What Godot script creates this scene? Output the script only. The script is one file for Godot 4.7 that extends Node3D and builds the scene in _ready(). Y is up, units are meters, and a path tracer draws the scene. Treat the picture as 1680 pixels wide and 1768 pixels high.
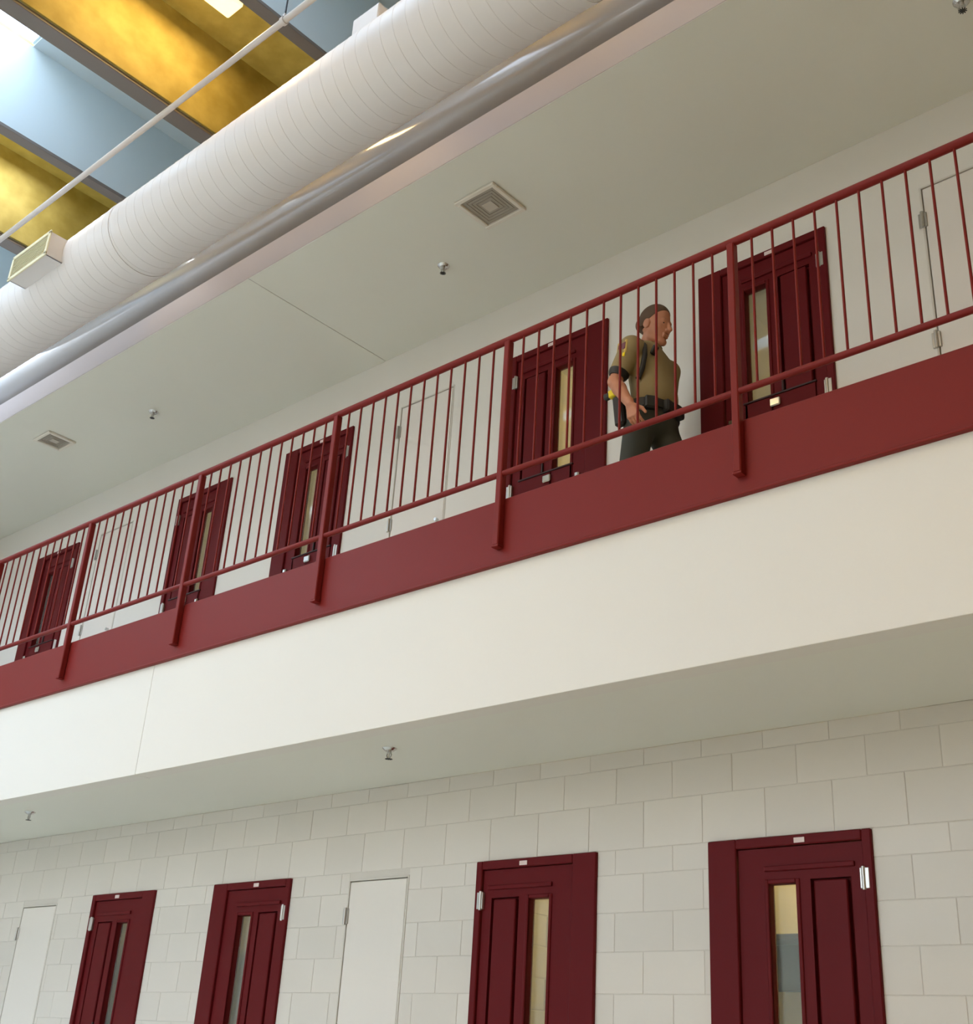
extends Node3D

# ---------------------------------------------------------------- helpers
var used := {}
var M := {}

func numbered(n: String) -> String:
	if not used.has(n):
		used[n] = 0
		return n
	used[n] += 1
	return "%s_%03d" % [n, used[n]]

func tag(o: Node, label: String, category := "", group := "", kind := "") -> void:
	if label != "": o.set_meta("label", label)
	if category != "": o.set_meta("category", category)
	if group != "": o.set_meta("group", group)
	if kind != "": o.set_meta("kind", kind)

func thing(called: String, label: String, category: String, at := Vector3.ZERO, group := "", kind := "") -> Node3D:
	var o := Node3D.new()
	o.name = numbered(called)
	add_child(o)
	o.position = at
	tag(o, label, category, group, kind)
	return o

func begin() -> SurfaceTool:
	var st := SurfaceTool.new()
	st.begin(Mesh.PRIMITIVE_TRIANGLES)
	return st

func obj(called: String, st, mat: Material, parent: Node = null) -> MeshInstance3D:
	var o := MeshInstance3D.new()
	if st is SurfaceTool:
		o.mesh = st.commit()
	else:
		o.mesh = st
	o.material_override = mat
	o.cast_shadow = GeometryInstance3D.SHADOW_CASTING_SETTING_ON
	if parent == null:
		o.name = numbered(called)
		add_child(o)
	else:
		o.name = called
		parent.add_child(o, true)
	return o

func tri(st: SurfaceTool, a: Vector3, b: Vector3, c: Vector3, n: Vector3) -> void:
	if (b - a).cross(c - a).dot(n) > 0.0:
		var t := b
		b = c
		c = t
	st.set_normal(n)
	st.add_vertex(a)
	st.set_normal(n)
	st.add_vertex(b)
	st.set_normal(n)
	st.add_vertex(c)

func quad(st: SurfaceTool, a: Vector3, b: Vector3, c: Vector3, d: Vector3, n: Vector3) -> void:
	tri(st, a, b, c, n)
	tri(st, a, c, d, n)

# a box from corner lo to corner hi with chamfered edges
func box(st: SurfaceTool, lo: Vector3, hi: Vector3, bev := 0.004) -> void:
	var c := (lo + hi) * 0.5
	var h := ((hi - lo) * 0.5).abs()
	var b := minf(bev, minf(h.x, minf(h.y, h.z)) * 0.45)
	cbox(st, Transform3D(Basis.IDENTITY, c), h, b)

func cbox(st: SurfaceTool, t: Transform3D, h: Vector3, b: float) -> void:
	for ax in 3:
		var u := (ax + 1) % 3
		var w := (ax + 2) % 3
		for s in [-1.0, 1.0]:
			var q: Array = []
			for e in [[-1, -1], [1, -1], [1, 1], [-1, 1]]:
				var p := Vector3.ZERO
				p[ax] = s * h[ax]
				p[u] = e[0] * (h[u] - b)
				p[w] = e[1] * (h[w] - b)
				q.append(t * p)
			var n := Vector3.ZERO
			n[ax] = s
			quad(st, q[0], q[1], q[2], q[3], (t.basis * n).normalized())
		if b <= 0.0: continue
		for s1 in [-1.0, 1.0]:
			for s2 in [-1.0, 1.0]:
				var p1 := Vector3.ZERO
				p1[u] = s1 * h[u]
				p1[w] = s2 * (h[w] - b)
				var p2 := Vector3.ZERO
				p2[u] = s1 * (h[u] - b)
				p2[w] = s2 * h[w]
				var e := Vector3.ZERO
				e[ax] = h[ax] - b
				var n2 := Vector3.ZERO
				n2[u] = s1
				n2[w] = s2
				quad(st, t * (p1 - e), t * (p1 + e), t * (p2 + e), t * (p2 - e), (t.basis * n2).normalized())
	if b <= 0.0: return
	for sx in [-1.0, 1.0]:
		for sy in [-1.0, 1.0]:
			for sz in [-1.0, 1.0]:
				var s := Vector3(sx, sy, sz)
				tri(st, t * (s * Vector3(h.x, h.y - b, h.z - b)), t * (s * Vector3(h.x - b, h.y, h.z - b)), t * (s * Vector3(h.x - b, h.y - b, h.z)), (t.basis * s).normalized())

func smooth_quad(st: SurfaceTool, p: Array, n: Array) -> void:
	var m: Vector3 = n[0] + n[1] + n[2] + n[3]
	for k in [[0, 1, 2], [0, 2, 3]]:
		var i: Array = k
		if (p[i[1]] - p[i[0]]).cross(p[i[2]] - p[i[0]]).dot(m) > 0.0:
			i = [k[0], k[2], k[1]]
		for j in i:
			st.set_normal(n[j])
			st.add_vertex(p[j])

# a tube along a polyline, round section, closed ends
func tube(st: SurfaceTool, pts: Array, r: float, seg := 12, caps := true, radii: Array = []) -> void:
	var rings: Array = []
	var norms: Array = []
	var side := Vector3.ZERO
	for i in pts.size():
		var d: Vector3
		if i == 0: d = pts[1] - pts[0]
		elif i == pts.size() - 1: d = pts[i] - pts[i - 1]
		else: d = (pts[i + 1] - pts[i]).normalized() + (pts[i] - pts[i - 1]).normalized()
		d = d.normalized()
		if side == Vector3.ZERO:
			side = d.cross(Vector3.UP if absf(d.y) < 0.9 else Vector3.RIGHT).normalized()
		else:
			side = (side - d * side.dot(d)).normalized()
		var up := side.cross(d)
		var ring: Array = []
		var nn: Array = []
		var rr: float = radii[i] if radii.size() > 0 else r
		for k in seg:
			var a := TAU * k / seg
			var n := side * cos(a) + up * sin(a)
			ring.append(pts[i] + n * rr)
			nn.append(n)
		rings.append(ring)
		norms.append(nn)
	for i in pts.size() - 1:
		for k in seg:
			var k2 := (k + 1) % seg
			smooth_quad(st, [rings[i][k], rings[i][k2], rings[i + 1][k2], rings[i + 1][k]], [norms[i][k], norms[i][k2], norms[i + 1][k2], norms[i + 1][k]])
	if caps:
		for e in [[0, 1], [pts.size() - 1, pts.size() - 2]]:
			var n: Vector3 = (pts[e[0]] - pts[e[1]]).normalized()
			for k in seg:
				tri(st, pts[e[0]], rings[e[0]][k], rings[e[0]][(k + 1) % seg], n)

# a lathe round the y axis: profile of (r, y)
func lathe(st: SurfaceTool, prof: Array, at: Vector3, seg := 20) -> void:
	for i in prof.size() - 1:
		var a: Vector2 = prof[i]
		var b: Vector2 = prof[i + 1]
		var d := b - a
		var n2 := Vector2(d.y, -d.x).normalized()
		for k in seg:
			var t0 := TAU * k / seg
			var t1 := TAU * (k + 1) / seg
			var e0 := Vector3(cos(t0), 0, sin(t0))
			var e1 := Vector3(cos(t1), 0, sin(t1))
			var n0 := e0 * n2.x + Vector3.UP * n2.y
			var n1 := e1 * n2.x + Vector3.UP * n2.y
			smooth_quad(st, [at + e0 * a.x + Vector3.UP * a.y, at + e1 * a.x + Vector3.UP * a.y, at + e1 * b.x + Vector3.UP * b.y, at + e0 * b.x + Vector3.UP * b.y], [n0, n1, n1, n0])

func paint(r: int, g: int, b: int, rough := 0.6, metal := 0.0, spec := 0.5) -> StandardMaterial3D:
	var m := StandardMaterial3D.new()
	m.albedo_color = Color8(r, g, b)
	m.roughness = rough
	m.metallic = metal
	m.metallic_specular = spec
	return m

func noise_image(size: int, seed_: int, freq: float, octaves: int, lo: Color, hi: Color, contrast := 1.0) -> Image:
	var nz := FastNoiseLite.new()
	nz.seed = seed_
	nz.frequency = freq
	nz.fractal_octaves = octaves
	var im := nz.get_seamless_image(size, size)
	var out := Image.create(size, size, false, Image.FORMAT_RGB8)
	for y in size:
		for x in size:
			var v := clampf((im.get_pixel(x, y).r - 0.5) * contrast + 0.5, 0.0, 1.0)
			out.set_pixel(x, y, lo.lerp(hi, v))
	return out

func textured(m: StandardMaterial3D, im: Image, sc: float) -> StandardMaterial3D:
	m.albedo_color = Color.WHITE
	m.albedo_texture = ImageTexture.create_from_image(im)
	m.uv1_triplanar = true
	m.uv1_world_triplanar = true
	m.uv1_scale = Vector3.ONE * sc
	return m

# ---------------------------------------------------------------- dimensions (metres, eye of the camera at the origin)
const WALL := -5.75          # face of the cell wall
const GROUND := -0.96
const GALLERY := 2.72
const LOWCEIL := 1.80
const TOPCEIL := 5.432
const DECK := 7.95           # underside of the roof deck
const GIRD := 7.0            # underside of the roof girders
const PERIOD := 2.74
const XL := -13.4
const XR := 5.0
const ZF := 8.0              # wall behind the camera
const WB := 1.2
const WT := 6.4

func _ready() -> void:
	setup_view()
	make_materials()
	build_shell()
	build_roof()
	build_cells()
	build_doors()
	build_railing()
	build_overhead()
	build_ceiling_fittings()
	build_person()

func setup_view() -> void:
	var cam := Camera3D.new()
	cam.name = "camera"
	add_child(cam)
	cam.transform = Transform3D(Basis(Vector3(0.74436, 0.05804, -0.66525), Vector3(0.24288, 0.90445, 0.35067), Vector3(0.62204, -0.4226, 0.65914)).orthonormalized(), Vector3.ZERO)
	cam.fov = rad_to_deg(2.0 * atan(884.0 / 2100.59))
	cam.near = 0.05
	cam.far = 100.0
	cam.current = true
	var we := WorldEnvironment.new()
	we.name = "environment"
	var env := Environment.new()
	env.background_mode = Environment.BG_SKY
	var sky := Sky.new()
	var sm := ProceduralSkyMaterial.new()
	sm.sky_top_color = Color(0.765, 0.84, 0.935)
	sm.sky_horizon_color = Color(0.965, 0.965, 0.945)
	sm.ground_bottom_color = Color(0.62, 0.62, 0.6)
	sm.ground_horizon_color = Color(0.85, 0.85, 0.83)
	sm.sky_energy_multiplier = 2.7
	sm.ground_energy_multiplier = 2.2
	sky.sky_material = sm
	env.sky = sky
	env.tonemap_mode = Environment.TONE_MAPPER_LINEAR
	env.tonemap_exposure = 1.2
	env.sdfgi_enabled = true
	env.ssao_enabled = true
	env.ssil_enabled = true
	we.environment = env
	add_child(we)

func make_materials() -> void:
	M.wall = paint(230, 226, 218, 0.55)
	M.block = paint(222, 216, 207, 0.55)
	M.block_b = paint(220, 214, 205, 0.55)
	M.block_c = paint(224, 218, 209, 0.55)
	M.mortar = paint(214, 208, 199, 0.7)
	M.ceiling = paint(226, 225, 214, 0.8)
	M.shaded_band = paint(176, 163, 158, 0.6)  # pinkish grey edge with the shade behind the duct put into its colour
	M.fascia = paint(224, 220, 211, 0.6)
	M.red = paint(120, 32, 28, 0.45, 0.0, 0.3)
	M.door_red = paint(98, 20, 25, 0.5, 0.0, 0.25)
	M.slot = paint(48, 14, 17, 0.5)
	M.chrome = paint(205, 205, 205, 0.18, 1.0)
	M.steel = paint(190, 188, 184, 0.35, 0.9)
	M.tagw = paint(232, 214, 210, 0.5)
	M.white_door = paint(232, 226, 218, 0.5)
	M.duct = paint(225, 221, 220, 0.42)
	M.seam = paint(190, 182, 176, 0.45)
	M.gloss = paint(150, 144, 140, 0.13)
	M.pipe = paint(205, 198, 192, 0.35)
	M.dark = paint(40, 40, 42, 0.6)
	M.girder = paint(150, 160, 162, 0.5)
	M.flange = paint(118, 110, 104, 0.5)
	M.well = paint(206, 218, 222, 0.5)
	M.end_wall = paint(196, 180, 152, 0.7)
	M.floor = textured(paint(0, 0, 0, 0.45), noise_image(128, 5, 0.03, 4, Color8(210, 208, 194), Color8(226, 224, 210)), 0.3)
	M.far_wall = paint(226, 222, 208, 0.7)
	M.yellow = textured(paint(0, 0, 0, 0.75), noise_image(256, 11, 0.02, 5, Color8(164, 146, 70), Color8(188, 170, 94), 1.4), 0.55)  # yellow of the lamp light put into the lining colour
	M.lamplit_deck = textured(paint(0, 0, 0, 0.8), noise_image(256, 23, 0.03, 5, Color8(200, 180, 90), Color8(220, 202, 110), 1.4), 0.55)  # the same lamp yellow in the deck colour
	M.grille = paint(228, 222, 190, 0.6)
	M.grille_dark = paint(120, 116, 96, 0.7)
	M.vent = paint(226, 220, 208, 0.5)
	M.vent_dark = paint(164, 156, 144, 0.7)
	M.vent_mid = paint(190, 182, 170, 0.7)
	M.cell = paint(206, 204, 184, 0.7)
	M.bunk = paint(92, 98, 108, 0.6)
	var g := StandardMaterial3D.new()
	g.transparency = BaseMaterial3D.TRANSPARENCY_ALPHA
	g.albedo_color = Color(0.8, 0.86, 0.84, 0.12)
	g.roughness = 0.03
	M.glass = g
	var l := paint(255, 250, 235, 0.5)
	l.emission_enabled = true
	l.emission = Color(1.0, 0.9, 0.66)
	l.emission_energy_multiplier = 1.3
	M.lamp = l
	var l2 := paint(255, 250, 235, 0.5)
	l2.emission_enabled = true
	l2.emission = Color(1.0, 0.88, 0.62)
	l2.emission_energy_multiplier = 2.0
	M.cell_lamp = l2

# ---------------------------------------------------------------- the room
const DOORS_LOW := [[-3.62, -2.69], [-5.30, -4.37], [-8.01, -7.10], [-9.71, -8.79]]
const DOORS_UP := [[-3.615, -2.70], [-5.25, -4.36], [-7.885, -7.005], [-9.50, -8.665], [-12.15, -11.30]]
const CLOSETS_LOW := [[-6.49, -5.908], [-10.89, -10.30], [-2.09, -1.50]]
const CLOSETS_UP := [[-6.45, -5.85], [-10.90, -10.30], [-2.10, -1.50]]
const LOW_TOP := 1.230
const UP_TOP := 4.908

func openings(level: int) -> Array:
	var a: Array = []
	for d in (DOORS_LOW if level == 0 else DOORS_UP): a.append([d[0], d[1], LOW_TOP if level == 0 else UP_TOP, GROUND if level == 0 else GALLERY])
	for d in (CLOSETS_LOW if level == 0 else CLOSETS_UP): a.append([d[0], d[1], 1.188 if level == 0 else 4.90, GROUND if level == 0 else GALLERY])
	a.sort_custom(func(p, q): return p[0] < q[0])
	return a

# a slab of wall between y0 and y1 with door openings cut from it
func wall_with_openings(st: SurfaceTool, y0: float, y1: float, face: float, back: float, ops: Array) -> void:
	var x := XL
	for o in ops:
		box(st, Vector3(x, y0, back), Vector3(o[0], y1, face), 0.0)
		box(st, Vector3(o[0], o[2], back), Vector3(o[1], y1, face), 0.0)
		x = o[1]
	box(st, Vector3(x, y0, back), Vector3(XR, y1, face), 0.0)

func build_shell() -> void:
	var st := begin()
	box(st, Vector3(XL, GROUND - 0.2, -8.6), Vector3(XR, GROUND, ZF), 0.0)
	tag(obj("floor", st, M.floor), "sealed grey concrete floor of the day room below the gallery", "floor", "", "structure")

	# lower block wall: mortar slab with blocks standing a little proud of it
	var low := Node3D.new()
	low.name = numbered("wall_back")
	add_child(low)
	tag(low, "painted white block wall behind the lower row of red doors", "wall", "", "structure")
	st = begin()
	wall_with_openings(st, GROUND, LOWCEIL, WALL - 0.0028, WALL - 0.2, openings(0))
	obj("mortar", st, M.mortar, low)
	var rows := [0.057, 0.262, 0.465, 0.681, 0.888, 1.094, 1.232, 1.492, 1.70, LOWCEIL]
	var rest := begin()
	var mats := [M.block, M.block_b, M.block_c]
	var rng := RandomNumberGenerator.new()
	rng.seed = 7
	for r in rows.size() - 1:
		var y0: float = rows[r] + 0.002
		var y1: float = rows[r + 1] - 0.002
		if r == rows.size() - 2: y1 = LOWCEIL - 0.001
		var x := -15.108 + (0.194 if r % 2 == 0 else 0.0)
		while x < XR:
			var spans: Array = [[maxf(x + 0.002, XL), minf(x + 0.386, XR)]]
			for o in openings(0):
				var nxt: Array = []
				for s in spans:
					if o[2] <= y0 + 0.01 or o[1] <= s[0] or o[0] >= s[1]:
						nxt.append(s)
						continue
					if o[0] - s[0] > 0.02: nxt.append([s[0], o[0]])
					if s[1] - o[1] > 0.02: nxt.append([o[1], s[1]])
				spans = nxt
			for s in spans:
				if s[1] - s[0] < 0.02: continue
				var inview: bool = r >= 1 and s[1] > -11.7 and s[0] < -1.6
				var b := begin() if inview else rest
				var proud := rng.randf_range(-0.0005, 0.0005)
				box(b, Vector3(s[0], y0, WALL - 0.03), Vector3(s[1], y1, WALL + proud), 0.0016)
				if inview: obj("block", b, mats[rng.randi() % 3], low)
			x += 0.388
	for yy in 5:
		var y0 := GROUND + 0.2034 * yy
		var x := XL
		for o in openings(0):
			box(rest, Vector3(x, y0 + 0.004, WALL - 0.03), Vector3(o[0], y0 + 0.199, WALL), 0.003)
			x = o[1]
		box(rest, Vector3(x, y0 + 0.004, WALL - 0.03), Vector3(XR, y0 + 0.199, WALL), 0.003)
	obj("block_courses", rest, M.block, low).set_meta("kind", "stuff")

	st = begin()
	wall_with_openings(st, GALLERY, TOPCEIL, WALL, WALL - 0.2, openings(1))
	box(st, Vector3(XL, TOPCEIL, WALL - 0.2), Vector3(XR, DECK + 0.2, WALL), 0.0)
	tag(obj("wall_gallery", st, M.wall), "smooth off white wall behind the gallery with its upper red doors", "wall", "", "structure")

	# gallery slab, its soffit and the two fascias
	st = begin()
	box(st, Vector3(XL, LOWCEIL + 0.02, WALL), Vector3(XR, GALLERY, -4.36), 0.0)
	tag(obj("floor_gallery", st, M.floor), "concrete walkway slab of the upper gallery in front of the upper doors", "floor", "", "structure")
	st = begin()
	box(st, Vector3(XL, LOWCEIL, WALL), Vector3(XR, LOWCEIL + 0.02, -4.45), 0.0)
	tag(obj("ceiling_gallery", st, M.ceiling), "plain light grey soffit under the gallery walkway", "ceiling", "", "structure")
	var fa := Node3D.new()
	fa.name = numbered("wall_fascia")
	add_child(fa)
	tag(fa, "smooth white drop panel running below the red gallery edge", "wall", "", "structure")
	for s in [[XL, -7.1175], [-7.1145, XR]]:
		st = begin()
		box(st, Vector3(s[0], 1.685, -4.46), Vector3(s[1], 2.443, -4.34), 0.002)
		obj("panel", st, M.fascia, fa)
	var tr := Node3D.new()
	tr.name = numbered("trim_1")
	add_child(tr)
	tag(tr, "dark red painted steel channel along the edge of the gallery", "edge trim", "", "structure")
	st = begin()
	box(st, Vector3(XL, 2.443, -4.36), Vector3(XR, 2.818, -4.325), 0.004)
	obj("web", st, M.red, tr)
	st = begin()
	box(st, Vector3(XL, 2.435, -4.36), Vector3(XR, 2.449, -4.312), 0.003)
	obj("bottom_lip", st, M.red, tr)

	# soffit over the gallery in two boards with an open joint, and its drop edge
	var so := Node3D.new()
	so.name = numbered("ceiling_soffit")
	add_child(so)
	tag(so, "large plain off white soffit over the gallery with one thin joint", "ceiling", "", "structure")
	for s in [[XL, -6.703], [-6.697, XR]]:
		st = begin()
		box(st, Vector3(s[0], TOPCEIL, WALL), Vector3(s[1], TOPCEIL + 0.06, -4.29), 0.001)
		obj("board", st, M.ceiling, so)
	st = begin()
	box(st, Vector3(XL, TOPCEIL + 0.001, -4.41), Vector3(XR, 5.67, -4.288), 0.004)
	obj("drop_edge", st, M.shaded_band, so)

	# the other walls of the hall
	st = begin()
	box(st, Vector3(XL - 0.2, GROUND, -8.6), Vector3(XL, DECK + 0.2, ZF + 0.2), 0.0)
	tag(obj("wall_left", st, M.wall), "plain end wall of the hall at the far left", "wall", "", "structure")
	st = begin()
	box(st, Vector3(XR, GROUND, -8.6), Vector3(XR + 0.2, DECK + 0.2, ZF + 0.2), 0.0)
	tag(obj("wall_right", st, M.end_wall), "plain end wall of the hall at the near right", "wall", "", "structure")
	# wall behind the camera with a row of three tall windows
	st = begin()
	var wx := [-8.4, -6.6, -4.8]
	box(st, Vector3(XL, GROUND, ZF), Vector3(XR, WB, ZF + 0.2), 0.0)
	box(st, Vector3(XL, WT, ZF), Vector3(XR, DECK + 0.2, ZF + 0.2), 0.0)
	var x0 := XL
	for w in wx:
		box(st, Vector3(x0, WB, ZF), Vector3(w - 0.8, WT, ZF + 0.2), 0.0)
		x0 = w + 0.8
	box(st, Vector3(x0, WB, ZF), Vector3(XR, WT, ZF + 0.2), 0.0)
	tag(obj("wall_front", st, M.far_wall), "wall of the day room facing the cells with tall windows", "wall", "", "structure")
	for i in wx.size():
		var w: float = wx[i]
		var wn := Node3D.new()
		wn.name = numbered("window_%d" % (i + 1))
		add_child(wn)
		tag(wn, "tall day room window facing the gallery", "window", "tall windows facing the gallery", "structure")
		st = begin()
		for e in [[w - 0.8, w - 0.74, WB, WT], [w + 0.74, w + 0.8, WB, WT], [w - 0.74, w + 0.74, WB, WB + 0.06], [w - 0.74, w + 0.74, WT - 0.06, WT], [w - 0.74, w + 0.74, 3.7, 3.76]]:
			box(st, Vector3(e[0], e[2], ZF + 0.06), Vector3(e[1], e[3], ZF + 0.14), 0.004)
		obj("window_frame", st, M.flange, wn)
		st = begin()
		box(st, Vector3(w - 0.74, WB + 0.06, ZF + 0.095), Vector3(w + 0.74, WT - 0.06, ZF + 0.105), 0.0)
		obj("pane", st, M.glass, wn)

# ---------------------------------------------------------------- the roof: girders, skylight wells and bays tinted lamp yellow
func build_roof() -> void:
	var roof := Node3D.new()
	roof.name = numbered("ceiling")
	add_child(roof)
	tag(roof, "hall roof of deep girders with blue grey skylight wells and bays tinted with yellow lamp glow", "ceiling", "", "structure")
	var z0 := WALL
	var lid := begin()
	var n := 0
	for k in range(-3, 6):
		var o := PERIOD * k
		var a := maxf(-8.68 + o, XL)
		# girder a-b, well b-c, girder c-d, yellow bay d-e
		var b := -8.58 + o
		var c := -7.42 + o
		var d := -7.27 + o
		var e := minf(-5.94 + o, XR)
		if b < XL or d > XR: continue
		for g in [[a, b], [c, d]]:
			var st := begin()
			box(st, Vector3(g[0], GIRD + 0.02, z0), Vector3(g[1], DECK, ZF), 0.0)
			obj("girder", st, M.well, roof)
			st = begin()
			box(st, Vector3(g[0] - 0.004, GIRD, z0), Vector3(g[1] + 0.004, GIRD + 0.035, ZF), 0.004)
			obj("bottom_flange", st, M.flange, roof)
		# lining and deck of the lamp bay, the lamp glow put into their colour
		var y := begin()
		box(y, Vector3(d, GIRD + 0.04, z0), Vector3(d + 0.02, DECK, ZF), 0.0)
		obj("lamplit_lining", y, M.yellow, roof)
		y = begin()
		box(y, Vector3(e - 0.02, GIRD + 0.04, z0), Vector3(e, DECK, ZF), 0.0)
		obj("lamplit_lining", y, M.yellow, roof)
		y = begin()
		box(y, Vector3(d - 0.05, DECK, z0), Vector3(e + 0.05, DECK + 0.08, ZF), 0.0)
		obj("deck_board", y, M.lamplit_deck, roof)
		# well: solid deck with a skylight opening
		var sz0 := -2.95
		var sz1 := 2.6 if c < -6.0 else 0.3
		var has_sky := c < -1.0
		var wl := begin()
		if has_sky:
			box(wl, Vector3(b, DECK, z0), Vector3(c, DECK + 0.15, sz0), 0.0)
			box(wl, Vector3(b, DECK, sz1), Vector3(c, DECK + 0.15, ZF), 0.0)
		else:
			box(wl, Vector3(b, DECK, z0), Vector3(c, DECK + 0.15, ZF), 0.0)
		obj("well_deck", wl, M.well, roof)
		if has_sky:
			n += 1
			var wn := Node3D.new()
			wn.name = numbered("window_%d" % (3 + n))
			add_child(wn)
			tag(wn, "skylight glazing over a blue grey roof well", "skylight", "skylights of the roof wells", "structure")
			var gl := begin()
			box(gl, Vector3(b, DECK + 0.05, sz0), Vector3(c, DECK + 0.06, sz1), 0.0)
			obj("pane", gl, M.glass, wn)
			var fr := begin()
			var z := sz0
			while z < sz1 + 0.01:
				box(fr, Vector3(b, DECK + 0.02, z - 0.02), Vector3(c, DECK + 0.09, z + 0.02), 0.003)
				z += (sz1 - sz0) / 2.0
			obj("glazing_bar", fr, M.well, wn)
		# strip lamps at the head of the yellow bay
		var lx := (d + e) * 0.5 - 0.17
		for lz in [-3.80, 0.2, 3.4]:
			var t := thing("ceiling_light", "long strip lamp high in a yellow roof bay", "ceiling light", Vector3(lx, DECK - 0.12, lz), "strip lamps in the yellow roof bays")
			if k == 0 and lz < -3.0:
				tag(t, "glowing strip lamp in the yellow roof bay at the top edge of the photo")
				t.remove_meta("group")
			var s1 := begin()
			box(s1, Vector3(-0.11, 0.06, 0), Vector3(0.11, 0.12, 1.22), 0.006)
			obj("housing", s1, M.vent, t)
			s1 = begin()
			box(s1, Vector3(-0.105, 0.0, 0.01), Vector3(0.105, 0.06, 1.21), 0.02)
			obj("diffuser", s1, M.lamp, t)
			var al := AreaLight3D.new()
			al.name = "lamp_light"
			al.area_size = Vector2(0.2, 1.2)
			al.light_color = Color(0.97, 0.98, 1.0) if k < 0 else Color(1.0, 0.84, 0.58)
			al.light_energy = 2.5
			al.area_range = 30.0
			al.area_attenuation = 2.0
			al.shadow_enabled = true
			t.add_child(al)
			al.position = Vector3(0, -0.01, 0.61)
			al.rotation_degrees = Vector3(-90, 0, 0)
	box(lid, Vector3(XL - 0.2, DECK + 0.15, -8.6), Vector3(XR + 0.2, DECK + 0.3, WALL + 0.0), 0.0)
	obj("roof_edge", lid, M.well, roof)

# ---------------------------------------------------------------- the cells seen through the door windows
func build_cells() -> void:
	var st := begin()
	box(st, Vector3(XL, GROUND, -8.6), Vector3(XR, 5.6, -8.4), 0.0)
	tag(obj("wall_cells", st, M.cell), "pale back wall of the cells seen through the narrow door windows", "wall", "", "structure")
	st = begin()
	box(st, Vector3(XL, LOWCEIL + 0.2, -8.4), Vector3(XR, GALLERY, WALL), 0.0)
	box(st, Vector3(XL, TOPCEIL, -8.4), Vector3(XR, TOPCEIL + 0.15, WALL - 0.2), 0.0)
	tag(obj("ceiling_cells", st, M.cell), "pale cell ceilings seen through the upper door windows", "ceiling", "", "structure")
	var part: MeshInstance3D = null
	for x in [-2.35, -4.0, -5.7, -6.8, -8.4, -10.1, -11.1, -12.4]:
		st = begin()
		box(st, Vector3(x - 0.08, GROUND, -8.4), Vector3(x + 0.08, 5.5, WALL - 0.2), 0.0)
		var pw := obj("wall_partition", st, M.cell)
		tag(pw, "pale partition wall between two cells behind the doors", "wall", "partition walls between the cells", "structure")
		if x == -5.7: part = pw
	for r in 9:
		var z := -8.38 + (0.2 if r % 2 == 0 else 0.0)
		while z < -6.1:
			st = begin()
			box(st, Vector3(-5.63, -0.16 + 0.203 * r, z), Vector3(-5.614, 0.036 + 0.203 * r, z + 0.382), 0.003)
			obj("block", st, M.cell, part)
			z += 0.39
	var where := ["behind the rightmost lower red door", "behind the second lower red door from the right", "behind the third lower red door from the right", "behind the leftmost lower red door",
		"behind the rightmost upper red door", "behind the upper red door beside the officer", "behind the third upper red door from the right", "behind the fourth upper red door from the right", "behind the leftmost upper red door"]
	var i := 0
	for d in DOORS_LOW + DOORS_UP:
		var up := i >= DOORS_LOW.size()
		var cx: float = (d[0] + d[1]) * 0.5
		var y := (5.0 if up else 1.72)
		var t := thing("cell_light", "small warm wall lamp in the cell " + where[i], "wall lamp", Vector3(cx - 0.25, y, -8.4))
		var s := begin()
		box(s, Vector3(-0.16, -0.06, 0), Vector3(0.16, 0.06, 0.03), 0.006)
		obj("back_plate", s, M.vent, t)
		s = begin()
		box(s, Vector3(-0.14, -0.05, 0.03), Vector3(0.14, 0.05, 0.09), 0.02)
		obj("diffuser", s, M.cell_lamp, t)
		var ol := OmniLight3D.new()
		ol.name = "lamp_light"
		ol.light_color = Color(1.0, 0.86, 0.58)
		ol.light_energy = [0.9, 0.9, 0.5, 0.35, 0.25, 0.8, 0.5, 0.5, 0.3][i]
		ol.light_size = 0.1
		ol.omni_range = 8.0
		ol.omni_attenuation = 2.0
		ol.shadow_enabled = true
		t.add_child(ol)
		ol.position = Vector3(0, 0, 0.16)
		if not up and i != 1:
			var px: float = [-4.0, 0.0, -8.4, -10.1][i] + 0.082
			var b := thing("bunk", "grey steel bunk on the cell wall " + where[i], "bunk", Vector3(px, 0.80, -7.3))
			s = begin()
			box(s, Vector3(0.0, 0.0, -0.95), Vector3(0.66, 0.03, 0.95), 0.006)
			box(s, Vector3(0.63, 0.0, -0.95), Vector3(0.66, 0.10, 0.95), 0.006)
			obj("pan", s, M.bunk, b)
			for q in [-0.7, 0.7]:
				s = begin()
				box(s, Vector3(0.0, -0.25, q - 0.02), Vector3(0.4, 0.0, q + 0.02), 0.004)
				obj("bracket", s, M.bunk, b)
		i += 1

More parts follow.
